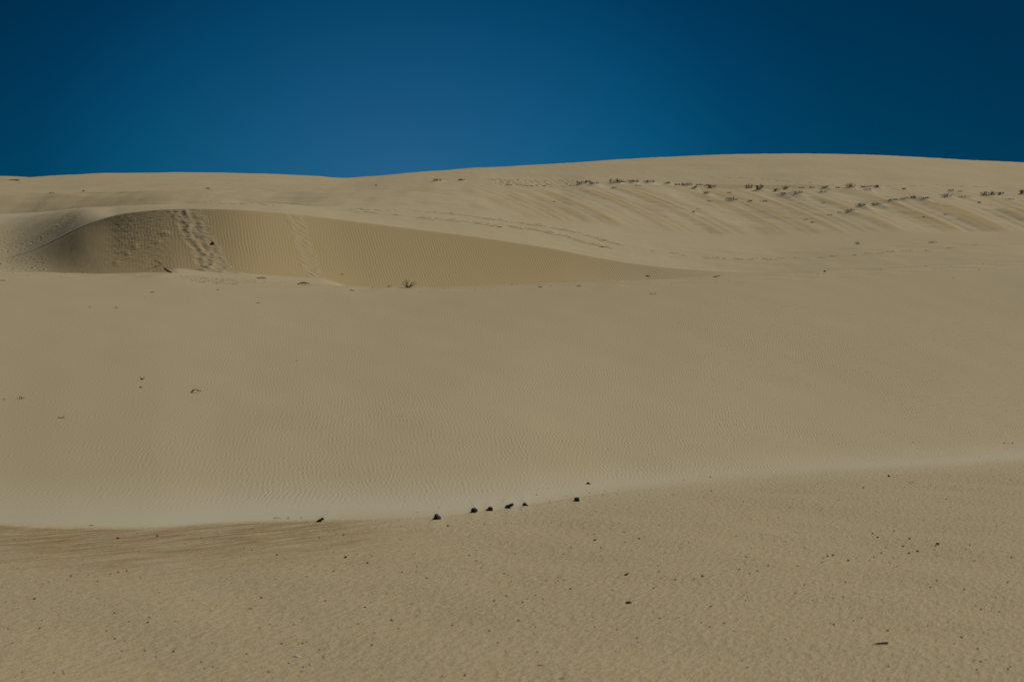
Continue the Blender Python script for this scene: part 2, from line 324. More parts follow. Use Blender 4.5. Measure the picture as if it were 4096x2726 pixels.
SHRUBS_MID = [(2453,755,34,9,.45,0,"thin sparse tuft just below the crest of the tallest bush's mound"),(2551,744,24,6,.4,0,"faint low tuft just below the bushy mounds at mid ridge"),(2828,774,26,10,.7,4,"short comb-like row of upright stems on a small mound below the ridge shrubs"),
  (2927,802,48,17,.7,5,"spiky branching shrub alone on a mound well below the ridge row"),(2837,806,26,6,.5,0,"low thin sprig left of the spiky lone shrub"),(2916,773,20,7,.5,0,"small tuft above the spiky lone shrub"),
  (2999,805,18,7,.6,3,"small tuft just right of the spiky lone shrub"),(3057,807,32,6,.6,0,"flat low scrub at the end of the spiky shrub's line"),(2774,848,11,4,.9,2,"tiny dark clump on the streaked slope"),
  (2792,837,30,4,.4,0,"faint flat sprig above the tiny clump on the streaked slope"),(3249,891,13,6,.6,0,"little two-pronged sprig lowest of the scrub on the streaked slope"),(3223,879,20,4,.5,0,"flat sprig just above the two-pronged sprig"),
  (3295,814,28,5,.4,0,"pale flat sprig between the two hummock lines"),(3917,814,9,11,.6,0,"small upright bushy sprig below the biggest shrub's mound"),(3689,870,26,5,.5,0,"low dry sprig on the streaks below the long lower scrub line"),
  (3781,860,13,4,.6,0,"tiny sprig right of the low dry sprig on the streaks"),(3432,977,16,13,.6,0,"upright forked sprig standing alone on the lower streaked slope"),(3731,972,34,10,.5,0,"wispy tuft standing alone at the right of the lower streaked slope"),
  (58,724,36,7,1.,3,"dark low scrub on the far crest at the left edge under the sky"),(829,756,18,6,.7,0,"bent dark sprig on the ridge line above the slide tracks"),(333,767,9,6,.7,0,"tiny upright sprig on the far ridge line over the pale dune top"),
  (206,772,16,3,.8,0,"flat dark sprig at the left of the far ridge line"),(1505,743,10,4,.9,0,"tiny dark clump on the saddle left of the first ridge shrub"),(2215,808,12,3,.8,0,"tiny low clump on the smooth slope above the footprint trails")]
for tab in (SHRUBS_TOP, SHRUBS_LOW, SHRUBS_MID):
    for r in tab:
        if r[5]: add_mound(r[0]+r[2]*.06, r[1]+r[5]*.8, r[2]*1.25, r[5]*1.7)

for q_ in ((1746,2079,46),(1897,2053,40),(1956,2043,42),(2037,2036,48),(2101,2025,32),(2307,2008,34),(1281,2090,44)): add_mound(q_[0], q_[1], q_[2], 2, .8, 0., 1.)   # sand banked round the stones

# trampled hollow behind the saddle
s = sl("face2"); tr = sstep(1900, 2020, PX[s])*(1-sstep(2260, 2330, PX[s]))
Z[s] += .09*tr*Waves(41, 1.3)(X[s], Y[s])
s = sl("far"); tr = sstep(1900, 2020, PX[s])*(1-sstep(2260, 2330, PX[s]))*(1-sstep(.08, .25, T[s]))
Z[s] += .09*tr*Waves(41, 1.3)(X[s], Y[s])

def dent(px, y, w, depth):
    k, j = hit(px, y); d = Y[k, j]; rx = w*.5/F*d; ry = rx*1.25
    c0, c1 = np.searchsorted(pxs, [px-w*2.2, px+w*2.2]); r0 = int(np.searchsorted(Y[:, j], d-4*ry)); r1 = int(np.searchsorted(Y[:, j], d+4*ry))
    a = (slice(max(r0-8, 0), min(r1+8, nr)), slice(c0, c1))
    q2 = ((X[a]-X[k, j])/rx)**2+((Y[a]-d)/ry)**2
    Z[a] += depth*(-np.exp(-q2*1.1)+.45*np.exp(-((np.sqrt(q2)-1.55)/.5)**2))
def polyline(pts, step):
    out = []
    for (a, b), (c, d) in zip(pts, pts[1:]):
        n = max(1, int(math.hypot(c-a, d-b)/step)); out += [(a+(c-a)*k/n, b+(d-b)*k/n) for k in range(n)]
    return out
def tr(x0, y0, s, *pts): return [(x0+a/s, y0+b/s) for a, b in pts]
fd = random.Random(19)
TE = tr(0,600,1.7247,(110,685),(160,680),(200,655),(240,640),(260,615),(300,600),(350,560),(390,510),(450,490),(460,455),(510,465),(560,435))
for px, y in polyline(TE, 12):
    dent(px+fd.gauss(0, 5), y+fd.gauss(0, 4), fd.uniform(9, 14), fd.uniform(.07, .12))
    if fd.random() < .6: dent(px+fd.gauss(0, 9), y+fd.gauss(0, 7), fd.uniform(8, 13), fd.uniform(.06, .10))
for _ in range(44): dent(fd.uniform(-40, 180), fd.uniform(1028, 1084), fd.uniform(9, 16), fd.uniform(.06, .11))
for _ in range(34): dent(fd.uniform(-40, 115), fd.uniform(925, 1020), fd.uniform(8, 14), fd.uniform(.05, .10))
for _ in range(18): dent(fd.uniform(0, 350), fd.uniform(862, 935), fd.uniform(7, 10), fd.uniform(.03, .06))

# ------------------------------------------------------------------ mesh from the grid
def grid_mesh(name, X, Y, Z, attrs):
    nr, nc = X.shape; me = bpy.data.meshes.new(name)
    me.vertices.add(nr*nc); me.vertices.foreach_set("co", np.stack([X, Y, Z], -1).astype(np.float32).ravel())
    idx = np.arange(nr*nc, dtype=np.int32).reshape(nr, nc)
    q = np.stack([idx[:-1, :-1], idx[:-1, 1:], idx[1:, 1:], idx[1:, :-1]], -1).reshape(-1, 4)
    n = len(q); me.loops.add(n*4); me.loops.foreach_set("vertex_index", q.ravel())
    me.polygons.add(n); me.polygons.foreach_set("loop_start", np.arange(0, n*4, 4, dtype=np.int32))
    me.update(calc_edges=True)
    me.polygons.foreach_set("use_smooth", np.ones(n, bool))
    for k, v in attrs.items():
        a = me.attributes.new(k, "FLOAT", "POINT"); a.data.foreach_set("value", np.ascontiguousarray(v, np.float32).ravel())
    me.materials.append(M_SAND)
    return me
def link(name, me, kind=None, parent=None, loc=None):
    o = bpy.data.objects.new(name, me); COL.objects.link(o)
    if kind: o["kind"] = kind
    if parent is not None: o.parent = parent
    if loc is not None: o.location = loc
    return o
def tag(o, label, cat, group=None):
    o["label"] = label; o["category"] = cat
    if group: o["group"] = group
    return o
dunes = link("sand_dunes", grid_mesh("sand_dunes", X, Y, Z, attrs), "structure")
gx, gy = np.meshgrid(np.linspace(-6000, 6000, 13), np.linspace(-6000, 6000, 13))
link("desert_floor", grid_mesh("desert_floor", gx, gy, gx*0-.5, {}), "structure")

# ------------------------------------------------------------------ small mesh builders
class MB:
    def __init__(s): s.v = []; s.f = []; s.m = []
    def tube(s, pts, r0, r1, n=4, mi=0):
        b = len(s.v); pts = [Vector(p) for p in pts]
        for i, p in enumerate(pts):
            d = (pts[min(i+1, len(pts)-1)]-pts[max(i-1, 0)]).normalized()
            u = d.orthogonal().normalized(); w = d.cross(u); r = r0+(r1-r0)*i/(len(pts)-1)
            for k in range(n):
                a = 2*math.pi*k/n; s.v.append(p+u*math.cos(a)*r+w*math.sin(a)*r)
        for i in range(len(pts)-1):
            for k in range(n): s.f.append((b+i*n+k, b+i*n+(k+1) % n, b+(i+1)*n+(k+1) % n, b+(i+1)*n+k)); s.m.append(mi)
        s.f.append(tuple(b+k for k in range(n))[::-1]); s.m.append(mi)
        s.f.append(tuple(b+(len(pts)-1)*n+k for k in range(n))); s.m.append(mi)
    def blob(s, c, rx, ry, rz, seed=0):
        b = len(s.v); r = random.Random(seed)
        bm = bmesh.new(); bmesh.ops.create_icosphere(bm, subdivisions=1, radius=1)
        bm.verts.index_update()
        for v in bm.verts: k = r.uniform(.75, 1.15); s.v.append(Vector(c)+Vector((v.co.x*rx*k, v.co.y*ry*k, v.co.z*rz*k)))
        for f in bm.faces: s.f.append(tuple(b+v.index for v in f.verts)); s.m.append(0)
        bm.free()
    def mesh(s, name, *mats, smooth=False):
        me = bpy.data.meshes.new(name); me.from_pydata([tuple(v) for v in s.v], [], s.f); me.update()
        for m in mats: me.materials.append(m)
        for p, i in zip(me.polygons, s.m): p.material_index = i; p.use_smooth = smooth
        return me

def rock_mesh(name, prof, w, h, seed, depth=.75):
    """a stone lofted front to back from its outline; prof in unit width/height, base at z=0"""
    r = random.Random(seed); bm = bmesh.new()
    cx = sum(p[0] for p in prof)/len(prof); cz = sum(p[1] for p in prof)/len(prof)*.5
    rings = []
    for yy, sc in ((-.5, .38), (-.38, .74), (-.12, .97), (.16, 1.), (.38, .72), (.5, .35)):
        ox = r.uniform(-.05, .05)
        rings.append([bm.verts.new((((p[0]-cx)*sc+cx*.9+ox-.45)*w, yy*depth*w, ((p[1]-cz)*sc+cz-.12)*h)) for p in prof])
    n = len(prof)
    for a, b in zip(rings, rings[1:]):
        for k in range(n): bm.faces.new((a[k], a[(k+1) % n], b[(k+1) % n], b[k]))
    bm.faces.new(rings[0][::-1]); bm.faces.new(rings[-1])
    bmesh.ops.triangulate(bm, faces=bm.faces[:])
    bmesh.ops.subdivide_edges(bm, edges=bm.edges[:], cuts=1, use_grid_fill=True, smooth=.35)
    bmesh.ops.recalc_face_normals(bm, faces=bm.faces[:])
    bm.normal_update()
    for v in bm.verts:
        k = noise.noise(v.co*(3.2/w)+Vector((seed*3.1, 0, 0)))*.06+noise.noise(v.co*(9/w)+Vector((seed, 5, 0)))*.03
        v.co += v.normal*k*w
    me = bpy.data.meshes.new(name); bm.to_mesh(me); bm.free(); me.materials.append(M_ROCK); return me
HUMP = [(0,-.1),(.02,.12),(.16,.38),(.30,.85),(.47,1.),(.62,.82),(.74,.62),(.92,.55),(1.,.30),(.98,.0),(.6,-.15),(.3,-.15)]
WEDGE = [(0,-.1),(.0,.45),(.10,.82),(.45,1.),(.70,.93),(.90,.62),(1.,.40),(.85,.18),(.5,.0),(.2,-.12)]
LOW = [(0,.0),(.12,.22),(.34,.50),(.52,.92),(.70,1.),(.93,.86),(1.,.45),(.98,.0),(.6,-.15),(.3,-.12)]
LONG = [(0,-.1),(.05,.18),(.22,.50),(.45,.72),(.60,.80),(.74,.96),(.93,1.),(1.,.78),(.95,.60),(.72,.52),(.5,.22),(.25,-.1)]
BOX = [(0,-.05),(.05,.5),(.13,.9),(.45,1.),(.78,.96),(.93,.6),(1.,.2),(.7,.0),(.4,-.1)]
KNOB = [(0,-.1),(.0,.5),(.12,.8),(.32,1.),(.55,.88),(.75,.5),(1.,.3),(1.,-.1),(.5,-.2)]
TRI = [(0,-.1),(.1,.3),(.3,.55),(.42,.95),(.55,.7),(.68,1.),(.8,.5),(1.,.3),(1.,-.1),(.5,-.2)]
ROCKS = [(1746,2076,32,24,HUMP,"large black basalt stone, triangular hump, biggest of the row along the slope foot"),
 (1897,2050,27,19,WEDGE,"black wedge-shaped stone in the row, just right of the big triangular one"),
 (1956,2040,30,15,LOW,"low dark stone with a long left toe, between the wedge and the long slanting stone"),
 (2037,2032,36,20,LONG,"long slanting dark stone, the most elongated in the row at the slope foot"),
 (2101,2021,20,13,KNOB,"small knobbly brownish-black stone at the right end of the close row"),
 (2307,2004,22,17,BOX,"boxy black stone standing by itself right of the close stone row"),
 (2352,1936,21,8,TRI,"flat jagged black stone lying highest on the pale slope foot"),
 (1281,2086,32,17,LONG,"slanting black stone lying left of the row beside the rusty sand strip"),
 (2505,2302,19,11,LONG,"smooth dark pebble-like stone, larger upper of two on the open foreground sand"),
 (2514,2415,23,8,BOX,"flat elongated black stone below the smooth one on the foreground sand"),
 (3555,1906,11,8,HUMP,"small black stone alone at the right edge of the slope foot"),
 (849,976,17,11,TRI,"dark ragged clod stuck on the slip face beside the slide track"),
 (3297,1087,11,6,LOW,"small dark stone on the far right lip among driftwood bits")]
for px, y, w, h, prof, lab in ROCKS:
    p = put(px, y); d = p.y/F
    o = link("stone", rock_mesh("stone", prof, w*d*1.04, h*d*1.08, int(px)), loc=p+Vector((0, 0, .0)))
    tag(o, lab, "stone", "dark stones on the sand")

# ------------------------------------------------------------------ twigs, sticks, dead branches (outlines in photo px around their foot)
def branch(px, y, lines, th, name, label, cat, mat=M_WOOD, group=None, depth=.35, n=5, taper=.35):
    p = put(px, y); d = p.y/F; mb = MB(); r = random.Random(int(px*7+y))
    for i, L in enumerate(lines):
        y0 = 0 if i == 0 else r.uniform(-depth, depth)*8
        pts = []
        for k, q in enumerate(L):
            pts.append(Vector((q[0]*d, (y0+r.uniform(-1, 1)*depth*4)*d, q[1]*d)))
        sm = []
        for a, b in zip(pts, pts[1:]):
            for t in (0, .5): sm.append(a.lerp(b, t)+Vector((r.uniform(-.4, .4), r.uniform(-.4, .4), r.uniform(-.4, .4)))*d*(.5 if t else 0))
        sm.append(pts[-1])
        tt = th*1.4 if i == 0 else th*1.05
        mb.tube(sm, tt*.5*d, tt*.5*d*taper, n)
    if len(lines) > 1:
        xs = [q[0] for L in lines for q in L]; zb = -th*1.2*d      # the buried stem the sprigs rise from
        mb.tube([Vector((min(xs)*d, 0, zb)), Vector((sum(xs)/len(xs)*d, 0, zb)), Vector((max(xs)*d, 0, zb))], th*.4*d, th*.4*d, 4)
    return tag(link(name, mb.mesh(name, mat, smooth=True), loc=p), label, cat, group)
G = "dead twigs on the sand"
branch(783,1571,[[(-20,-1),(-16,5),(-9,11),(-1,13),(5,12),(12,10),(22,6)],[(-18,0),(-12,4),(-7,9)],[(5,12),(10,6),(16,4),(20,7)],[(-12,9),(-11,16)],[(-13,0),(-10,-1),(-6,3)]],3.0,"dead_branch","arched dead branch hooped over the sand, largest twig on the open slope","branch",group=G)
branch(569,1518,[[(-6,-1),(-3,4),(-11,9)],[(-3,2),(-7,11)],[(-2,1),(5,5),(11,10)],[(0,1),(8,7),(10,4)],[(-4,0),(4,1)]],2.8,"dead_twig","spiky twig cluster with a pale wind tail, upper of the two close together","twig",group=G)
branch(565,1550,[[(-6,3),(0,3),(5,0)],[(0,2),(4,-1),(8,-1)]],3.0,"dead_twig","short low twig directly below the spiky cluster","twig",group=G)
branch(248,1673,[[(-16,2),(-6,1),(4,2),(11,3)],[(3,2),(9,9)],[(-4,-2),(3,-3),(6,-1)]],2.6,"dead_twig","forked twig like a small aeroplane near the left edge of the slope","twig",group=G)
branch(86,1596,[[(-6,-1),(-9,12)],[(0,0),(-2,10)],[(3,-1),(-3,12)],[(4,-1),(8,5),(14,8)],[(-14,-1),(-16,4)]],2.4,"dead_twig","comb of upright stubs poking from the sand near the left edge","twig",group=G)
branch(17,1600,[[(-3,2),(0,0),(3,4)],[(-1,0),(-2,4)]],2.6,"dead_twig","tiny dark stub at the very left edge of the slope","twig",group=G)
branch(4030,1775,[[(-17,-2),(-16,4),(-6,3)],[(0,0),(8,0)],[(17,0),(22,1)],[(20,0),(24,7)]],2.6,"dead_twig","bent twig lying at the right edge on the rippled slope","twig",group=G)
branch(2613,1178,[[(-6,0),(-14,8)],[(2,0),(-4,6)],[(6,-1),(10,7),(12,0)],[(-16,-1),(-10,0)]],2.2,"dead_twig","small V-shaped twigs poking up just below the lip, right of centre","twig",group=G)
branch(1630,1150,[[(-2,0),(-8,14),(-24,22)],[(0,0),(-6,18),(-16,26)],[(0,0),(-4,14),(-9,30)],[(2,0),(0,18),(6,31)],[(4,0),(-2,20),(-8,35)],[(6,0),(14,14),(24,18),(36,22)],[(6,0),(18,10),(30,22)],[(8,0),(16,16),(20,26)],[(6,0),(22,8),(38,14)],[(-2,0),(-14,10),(-26,14)],[(14,13),(18,20)],[(-6,16),(-2,22)]],2.6,"dead_shrub","leafless fan-shaped shrub with bare branches rising behind the lip at centre","shrub",mat=M_WOOD,depth=.8)
branch(1558,1148,[[(-8,0),(-4,6)],[(-3,0),(-1,8)],[(0,0),(4,7)],[(5,0),(9,4)]],2.2,"dead_twig","faint brown stub cluster left of the bare fan-shaped shrub","twig",M_TWIG,G)
branch(670,1090,[[(-13,19),(-8,13),(0,8),(12,2)],[(-10,16),(-4,9),(4,3)],[(12,2),(18,1)]],5.5,"driftwood","black driftwood chunk slanting down to the lip below the slide tracks","driftwood",taper=.8)
branch(640,1062,[[(-22,18),(-6,14),(4,8),(9,2)],[(-2,12),(-6,4)],[(3,8),(-1,0)]],2.0,"dead_twig","thin arched twig leaning above the black driftwood chunk","twig",group=G)
branch(1046,1116,[[(-22,2),(-8,4),(6,3),(22,1)],[(-14,0),(-6,7)],[(-4,1),(2,9),(8,6)],[(4,1),(12,8)],[(-18,5),(-10,2)],[(8,2),(20,5)]],2.4,"twig_pile","reddish-brown twig heap on the pale lip, left of the larger heap","twig pile",M_TWIG)
branch(1220,1140,[[(-30,4),(-14,9),(0,10),(16,5)],[(-12,2),(-6,13),(2,14)],[(-18,12),(-4,7),(10,10),(22,3)],[(0,1),(8,12)],[(-22,0),(-8,-6),(4,-9)],[(4,-2),(12,-8),(26,-10)],[(-6,-4),(6,-2),(18,-6)]],2.8,"twig_pile","larger tangled dark twig heap at the foot of the smooth slide band","twig pile")
branch(1408,1162,[[(-11,0),(-3,2),(11,1)]],3.0,"dead_twig","short straight twig lying below the end of the pale lip","twig",M_TWIG,G)
branch(872,1160,[[(-4,1),(3,1)]],3.2,"dead_twig","stubby dark twig piece below the litter patch","twig",M_WOOD,G)
branch(1030,1212,[[(-11,-1),(0,0),(9,1)],[(-1,0),(6,3)]],2.6,"dead_twig","slender twig lying lowest below the two twig heaps","twig",M_WOOD,G)
branch(609,1170,[[(-10,0),(0,2),(11,1)],[(0,1),(6,-2)]],2.6,"dead_twig","flat twig below the lip left of the litter patch","twig",M_WOOD,G)
branch(1370,1099,[[(-6,5),(-2,0),(4,4),(5,0)]],2.0,"dead_twig","tiny bent twig low on the rippled slip face","twig",M_TWIG,G)
branch(464,1233,[[(-3,7),(0,2),(6,0),(16,-2)]],2.2,"dead_twig","hooked thin twig high on the open slope at left","twig",M_WOOD,G)
branch(360,1228,[[(-5,0),(4,1)]],2.2,"dead_twig","small straight twig left of the hooked thin twig","twig",M_WOOD,G)
branch(1187,1445,[[(-4,1),(0,0),(4,1)],[(0,0),(1,-2)]],1.8,"dead_twig","minute twig in the middle of the smooth slope","twig",M_WOOD,G)
branch(2163,1149,[[(-10,4),(-2,2),(6,0)],[(-1,2),(8,1)]],2.4,"dead_twig","forked twig on the lip right of the bare fan-shaped shrub","twig",M_WOOD,G)
branch(2317,1146,[[(-10,0),(0,3),(8,1)],[(0,2),(4,6)]],2.4,"dead_twig","crooked twig just below the lip, left of the V-shaped twigs","twig",M_WOOD,G)
branch(2590,1105,[[(-8,0),(0,2),(9,2)]],4.0,"driftwood","dark driftwood bit on the lip where the slip face thins out","driftwood")
branch(2865,1107,[[(-14,-1),(0,2),(16,5)],[(4,2),(10,6)]],3.0,"driftwood","knotted driftwood twig on the right lip near the end of the slip face","driftwood")
branch(12,1123,[[(-10,0),(0,1),(10,1)]],3.0,"dead_twig","dark twig under the lip at the left edge","twig",M_WOOD,G)
branch(330,1090,[[(-4,0),(8,1)]],2.4,"dead_twig","short twig on the lip below the rounded dune nose","twig",M_WOOD,G)
branch(3516,2576,[[(-38,-6),(-26,-3),(-16,-1),(-4,3),(10,4),(24,6),(37,6)],[(-30,-4),(-20,-2)]],6.0,"driftwood_stick","long dark crooked stick lying alone at the bottom right of the sand","stick",M_WOOD,depth=.2,taper=1.0)
branch(2163,2660,[[(-13,0),(0,0),(13,-1)]],5.5,"driftwood_stick","short straight brown stick at the bottom edge, centre","stick",M_TWIG,depth=.1,taper=.9)
branch(1003,2436,[[(-11,0),(0,1),(11,0)]],3.6,"driftwood_stick","thin dark sliver of wood left of centre on the foreground sand","stick",M_WOOD,depth=.1,taper=.5)
branch(21,2408,[[(-6,-2),(0,0),(6,3)]],3.6,"driftwood_stick","tiny dark stick at the left edge of the foreground sand","stick",M_WOOD,depth=.1)
branch(2247,2784 if False else 2716,[[(-12,0),(0,2),(12,1)],[(-2,1),(6,4)]],3.0,"driftwood_stick","faint brown fragment at the very bottom edge right of the straight stick","stick",M_TWIG,depth=.1)
branch(365,2052+51,[[(-12,-2),(-2,1),(6,3),(10,0)],[(-8,-1),(0,-3)]],2.8,"dead_twig","curled straw-coloured twig at the slope foot over the rusty strip","twig",M_ROOT,G)
branch(472,2153,[[(-6,-2),(0,1),(5,0)]],3.6,"dead_twig","small dark twig with a pale tail on the rusty strip, left one","twig",M_WOOD,G)
branch(629,2143,[[(-5,0),(4,1)],[(0,0),(2,2)]],3.6,"dead_twig","small dark twig on the rusty strip, right of the tailed one","twig",M_WOOD,G)
branch(1105,2073,[[(-14,-2),(-6,3),(4,4),(20,1)]],2.4,"dead_twig","pale curved root end at the head of the rusty strip","twig",M_ROOT,G)
def root_line(pts, th, label):
    ws = [put(*q)+Vector((0, 0, -.002)) for q in pts]; mb = MB(); o0 = ws[0]; d = o0.y/F
    sm = []
    for i in range(len(ws)-1):
        a, b, c, e_ = ws[max(i-1, 0)], ws[i], ws[i+1], ws[min(i+2, len(ws)-1)]
        for k in range(5):
            t = k/5; sm.append((2*b+(c-a)*t+(2*a-5*b+4*c-e_)*t*t+(3*b-a-3*c+e_)*t**3)*.5-o0)
    sm.append(ws[-1]-o0); mb.tube(sm, th*.5*d, th*.3*d, 5)
    return tag(link("exposed_root", mb.mesh("exposed_root", M_ROOT, smooth=True), loc=o0), label, "root", "thin roots on the sand")
root_line([(2796,2181),(2850,2179),(2905,2174),(2950,2161),(2985,2153),(3005,2148),(3030,2149),(3050,2154),(3064,2160)],2.4,"long wavy tan root curling over the open foreground sand, right of centre")
root_line([(3965,2031),(4000,2028),(4030,2027),(4055,2025),(4084,2022)],2.2,"short straight tan root at the right edge below the slope foot")
root_line([(2380,2045-25),(2400,2022),(2430,2018)],1.4,"faint short root sliver beside the boxy black stone")
# bleached shells
def shell(px, y, w, h, label):
    p = put(px, y); d = p.y/F; me = rock_mesh("shell_fragment", [(0,0),(.2,.5),(.5,1.),(.75,.7),(1.,.35),(.9,-.1),(.3,-.2)], w*d, h*d, int(px), .5)
    me.materials.clear(); me.materials.append(M_SHELL); tag(link("shell_fragment", me, loc=p), label, "shell", "white fragments on the sand")
shell(1186,2626,38,9,"long bleached white fragment lying near the bottom edge, left of centre")
shell(1241,2662,14,7,"small white fragment just below the long bleached one")
shell(12,2349,12,5,"small white fragment at the left edge of the foreground sand")

# ------------------------------------------------------------------ shrubs
def shrub(px, y, w, h, full, label, group):
    p = put(px, y); d = p.y/F; W, H = w*d, h*d; r = random.Random(int(px*13+y))
    st, lf = MB(), MB(); n = int(6+w*.42*full); th = .9*d
    for i in range(n):
        x0 = r.uniform(-.42, .42)*W; y0 = r.uniform(-.25, .25)*W
        hh = H*r.uniform(.35, 1.0)*(1-.5*abs(x0/W)*2*.7); lean = r.uniform(-.5, .5)*H+x0*.25
        k = 1-abs(2*x0/W)
        pts = [Vector((x0, y0, -.12)), Vector((x0+lean*.3, y0+r.uniform(-.1, .1)*H, hh*.45)), Vector((x0+lean*.8, y0+r.uniform(-.2, .2)*H, hh*.8)), Vector((x0+lean*1.2, y0+r.uniform(-.3, .3)*H, hh*1.0))]
        st.tube(pts, th*.75, th*.3, 3)
        for b in range(3):
            q = pts[1].lerp(pts[3], r.uniform(.05, .9)); v = Vector((r.uniform(-1, 1), r.uniform(-1, 1), r.uniform(.0, .9))).normalized()*H*r.uniform(.18, .42)
            st.tube([q, q+v*.6+Vector((0, 0, .02)), q+v], th*.4, th*.2, 3)
            if full > .55:
                for c in range(int(2*full)+1):
                    o_ = q+v*r.uniform(.0, 1)+Vector((r.gauss(0, .06), r.gauss(0, .06), r.gauss(-.03, .05)))*H*1.5
                    if o_.z < 0: o_.z = abs(o_.z)
                    a = Vector((r.uniform(-1, 1), r.uniform(-1, 1), r.uniform(-.3, 1))).normalized()*d*r.uniform(1.2, 3.0); bq = a.orthogonal().normalized()*d*r.uniform(.35, .7)
                    i0 = len(lf.v); lf.v += [o_-bq, o_+a, o_+bq, o_-a*.25]; lf.f.append((i0, i0+1, i0+2, i0+3)); lf.m.append(0)
    st.tube([Vector((-.46*W, 0, -.22)), Vector((-.2*W, 0, -.13)), Vector((.2*W, 0, -.13)), Vector((.46*W, 0, -.22))], th, th, 4)   # buried rootstock
    # low mat of litter under the stems
    for i in range(int(w*.8*full)):
        x0 = r.uniform(-.52, .52)*W; q = Vector((x0, r.uniform(-.2, .2)*W, r.uniform(0, .14)*H)); v = Vector((r.uniform(-1, 1), r.uniform(-.5, .5), r.uniform(-.1, .35)))*d*r.uniform(2, 5)
        st.tube([q-v*.5, q+v*.5], th*.55, th*.3, 3)
    if full > .55:
        root = link("dune_shrub", None, loc=p)
        link("stems", st.mesh("stems", M_STEM), parent=root); link("foliage", lf.mesh("foliage", M_LEAF), parent=root)
    else:
        root = link("dune_shrub", st.mesh("dune_shrub", M_STEM), loc=p)
    return tag(root, label, "shrub", group)
ORD = "first second third fourth fifth sixth seventh eighth ninth tenth eleventh twelfth thirteenth fourteenth fifteenth sixteenth seventeenth eighteenth nineteenth twentieth".split()
ORD += ["twenty-"+o for o in ORD[:9]]+["thirtieth"]+["thirty-"+o for o in ORD[:9]]
def look(w, h, full):
    a = "tall" if h >= 13 else ("low" if h <= 7 else "mid-sized")
    b = "dense" if full >= .95 else ("thin" if full <= .65 else "")
    c = "spreading" if w >= 40 else ("narrow" if w <= 20 else "")
    return " ".join(x for x in (a, b, c) if x)
top = sorted(SHRUBS_TOP)
for i, (px, y, w, h, f, m_) in enumerate(top):
    rest = f"{ORD[i]} from the left in the ridge row" if i <= 16 else f"{ORD[len(top)-1-i]} from the right in the ridge row"
    shrub(px, y, w, h, f, f"{look(w, h, f)} shrub, {rest} under the big dune", "shrubs along the ridge")
low = sorted(SHRUBS_LOW)
for i, (px, y, w, h, f, m_) in enumerate(low):
    shrub(px, y, w, h, f, f"{look(w, h, f)} dark shrub, {ORD[i]} from the left in the lower hummock line at right", "shrubs on the lower hummock line")
for px, y, w, h, f, m_, lab in SHRUBS_MID: shrub(px, y, w, h, f, lab, "scattered sprigs on the far slopes")

# ------------------------------------------------------------------ pebbles
def crop(x0, y0, s, pts): return [(x0+a/s, y0+b/s, c/s) for a, b, c in pts]
PEB = crop(0, 2000, 1.7247, [(946,229,7),(1085,246,12),(812,263,14),(957,354,6),(122,470,8),(182,573,6),(248,558,6),(297,577,8),(336,565,7),(464,548,8),(486,527,8),(535,508,7),(609,515,7),(760,510,9),(815,495,11),(875,488,11),(1684,330,9),(1738,347,7),(1662,388,7),(2202,259,9),(2323,231,7),(2118,527,9),(2304,490,8),(1714,499,6),(1328,692,8),(1700,1060,12),(1388,1120,12),(735,901,11),(85,988,11),(440,1198,11),(155,1187,10),(1000,1038,10),(2115,980,10),(2233,1085,10),(1860,857,9),(274,885,11),(1453,763,7),(1988,127,9),(2078,121,8),(2121,148,6),(1738,197,6),(1506,236,5),(1383,369,5),(2300,358,7),(564,560,6),(252,639,7),(1075,1082,9),(1410,1160,9),(2030,860,7)])
PEB += crop(1200, 1800, 1.7247, [(1019,523,12),(300,582,11),(132,604,8),(231,702,9),(315,741,14),(466,779,13),(706,842,10),(233,834,9),(1169,725,10),(1216,765,11),(1819,717,8),(1872,674,9),(2074,674,10),(2236,567,8),(2244,633,8),(2340,610,14),(1273,510,8),(2034,619,15),(1996,294,7),(2100,282,6),(2091,308,6),(1975,276,5),(1632,312,7),(1722,350,6),(1838,318,5),(722,356,6),(957,394,6),(810,425,6),(2197,275,5),(1402,350,5),(1415,340,5),(2000,358,6),(1728,367,5),(1482,716,8),(522,487,5),(590,491,5),(683,489,5),(799,548,6),(1565,300 if False else 350,5)])
PEB += crop(1366, 2100, 1.7247, [(1055,524,13),(1137,486,11),(1250,535,13),(1284,511,9),(485,543,10),(543,597,8),(347,657,12),(393,713,10),(265,619,8),(760,687,8),(1534,380,9),(1580,441,11),(1870,448,8),(2193,324,9),(2303,376,12),(2152,435,11),(2200,370,7),(1735,637,8),(1338,483,8),(1222,657,11),(1338,700,9),(1900,720,9),(2330,642,8),(187,490,7),(199,531,8),(1805,549,7),(2140,657,7),(862,565,8),(695,1044,9),(2350,530,7),(1350,875,9)])
PEB += crop(2732, 1600, 1.7273, [(1246,604,11),(1588,566,7),(1588,290,6),(1476,522,6),(1882,596,7),(189,535,8),(6,552,7),(740,745,7),(2145,531,6),(2262,551,6),(1820,685,7),(38,983,8),(773,910,7),(1310,920,10),(1459,906,12),(1566,957,13),(1760,993,20),(1747,1009,11),(1520,1009,13),(1982,999,11),(419,701,7),(145,674,6),(1397,1021,8),(2167,872,7),(930,576,6),(914,594,6),(1210,685,6)])
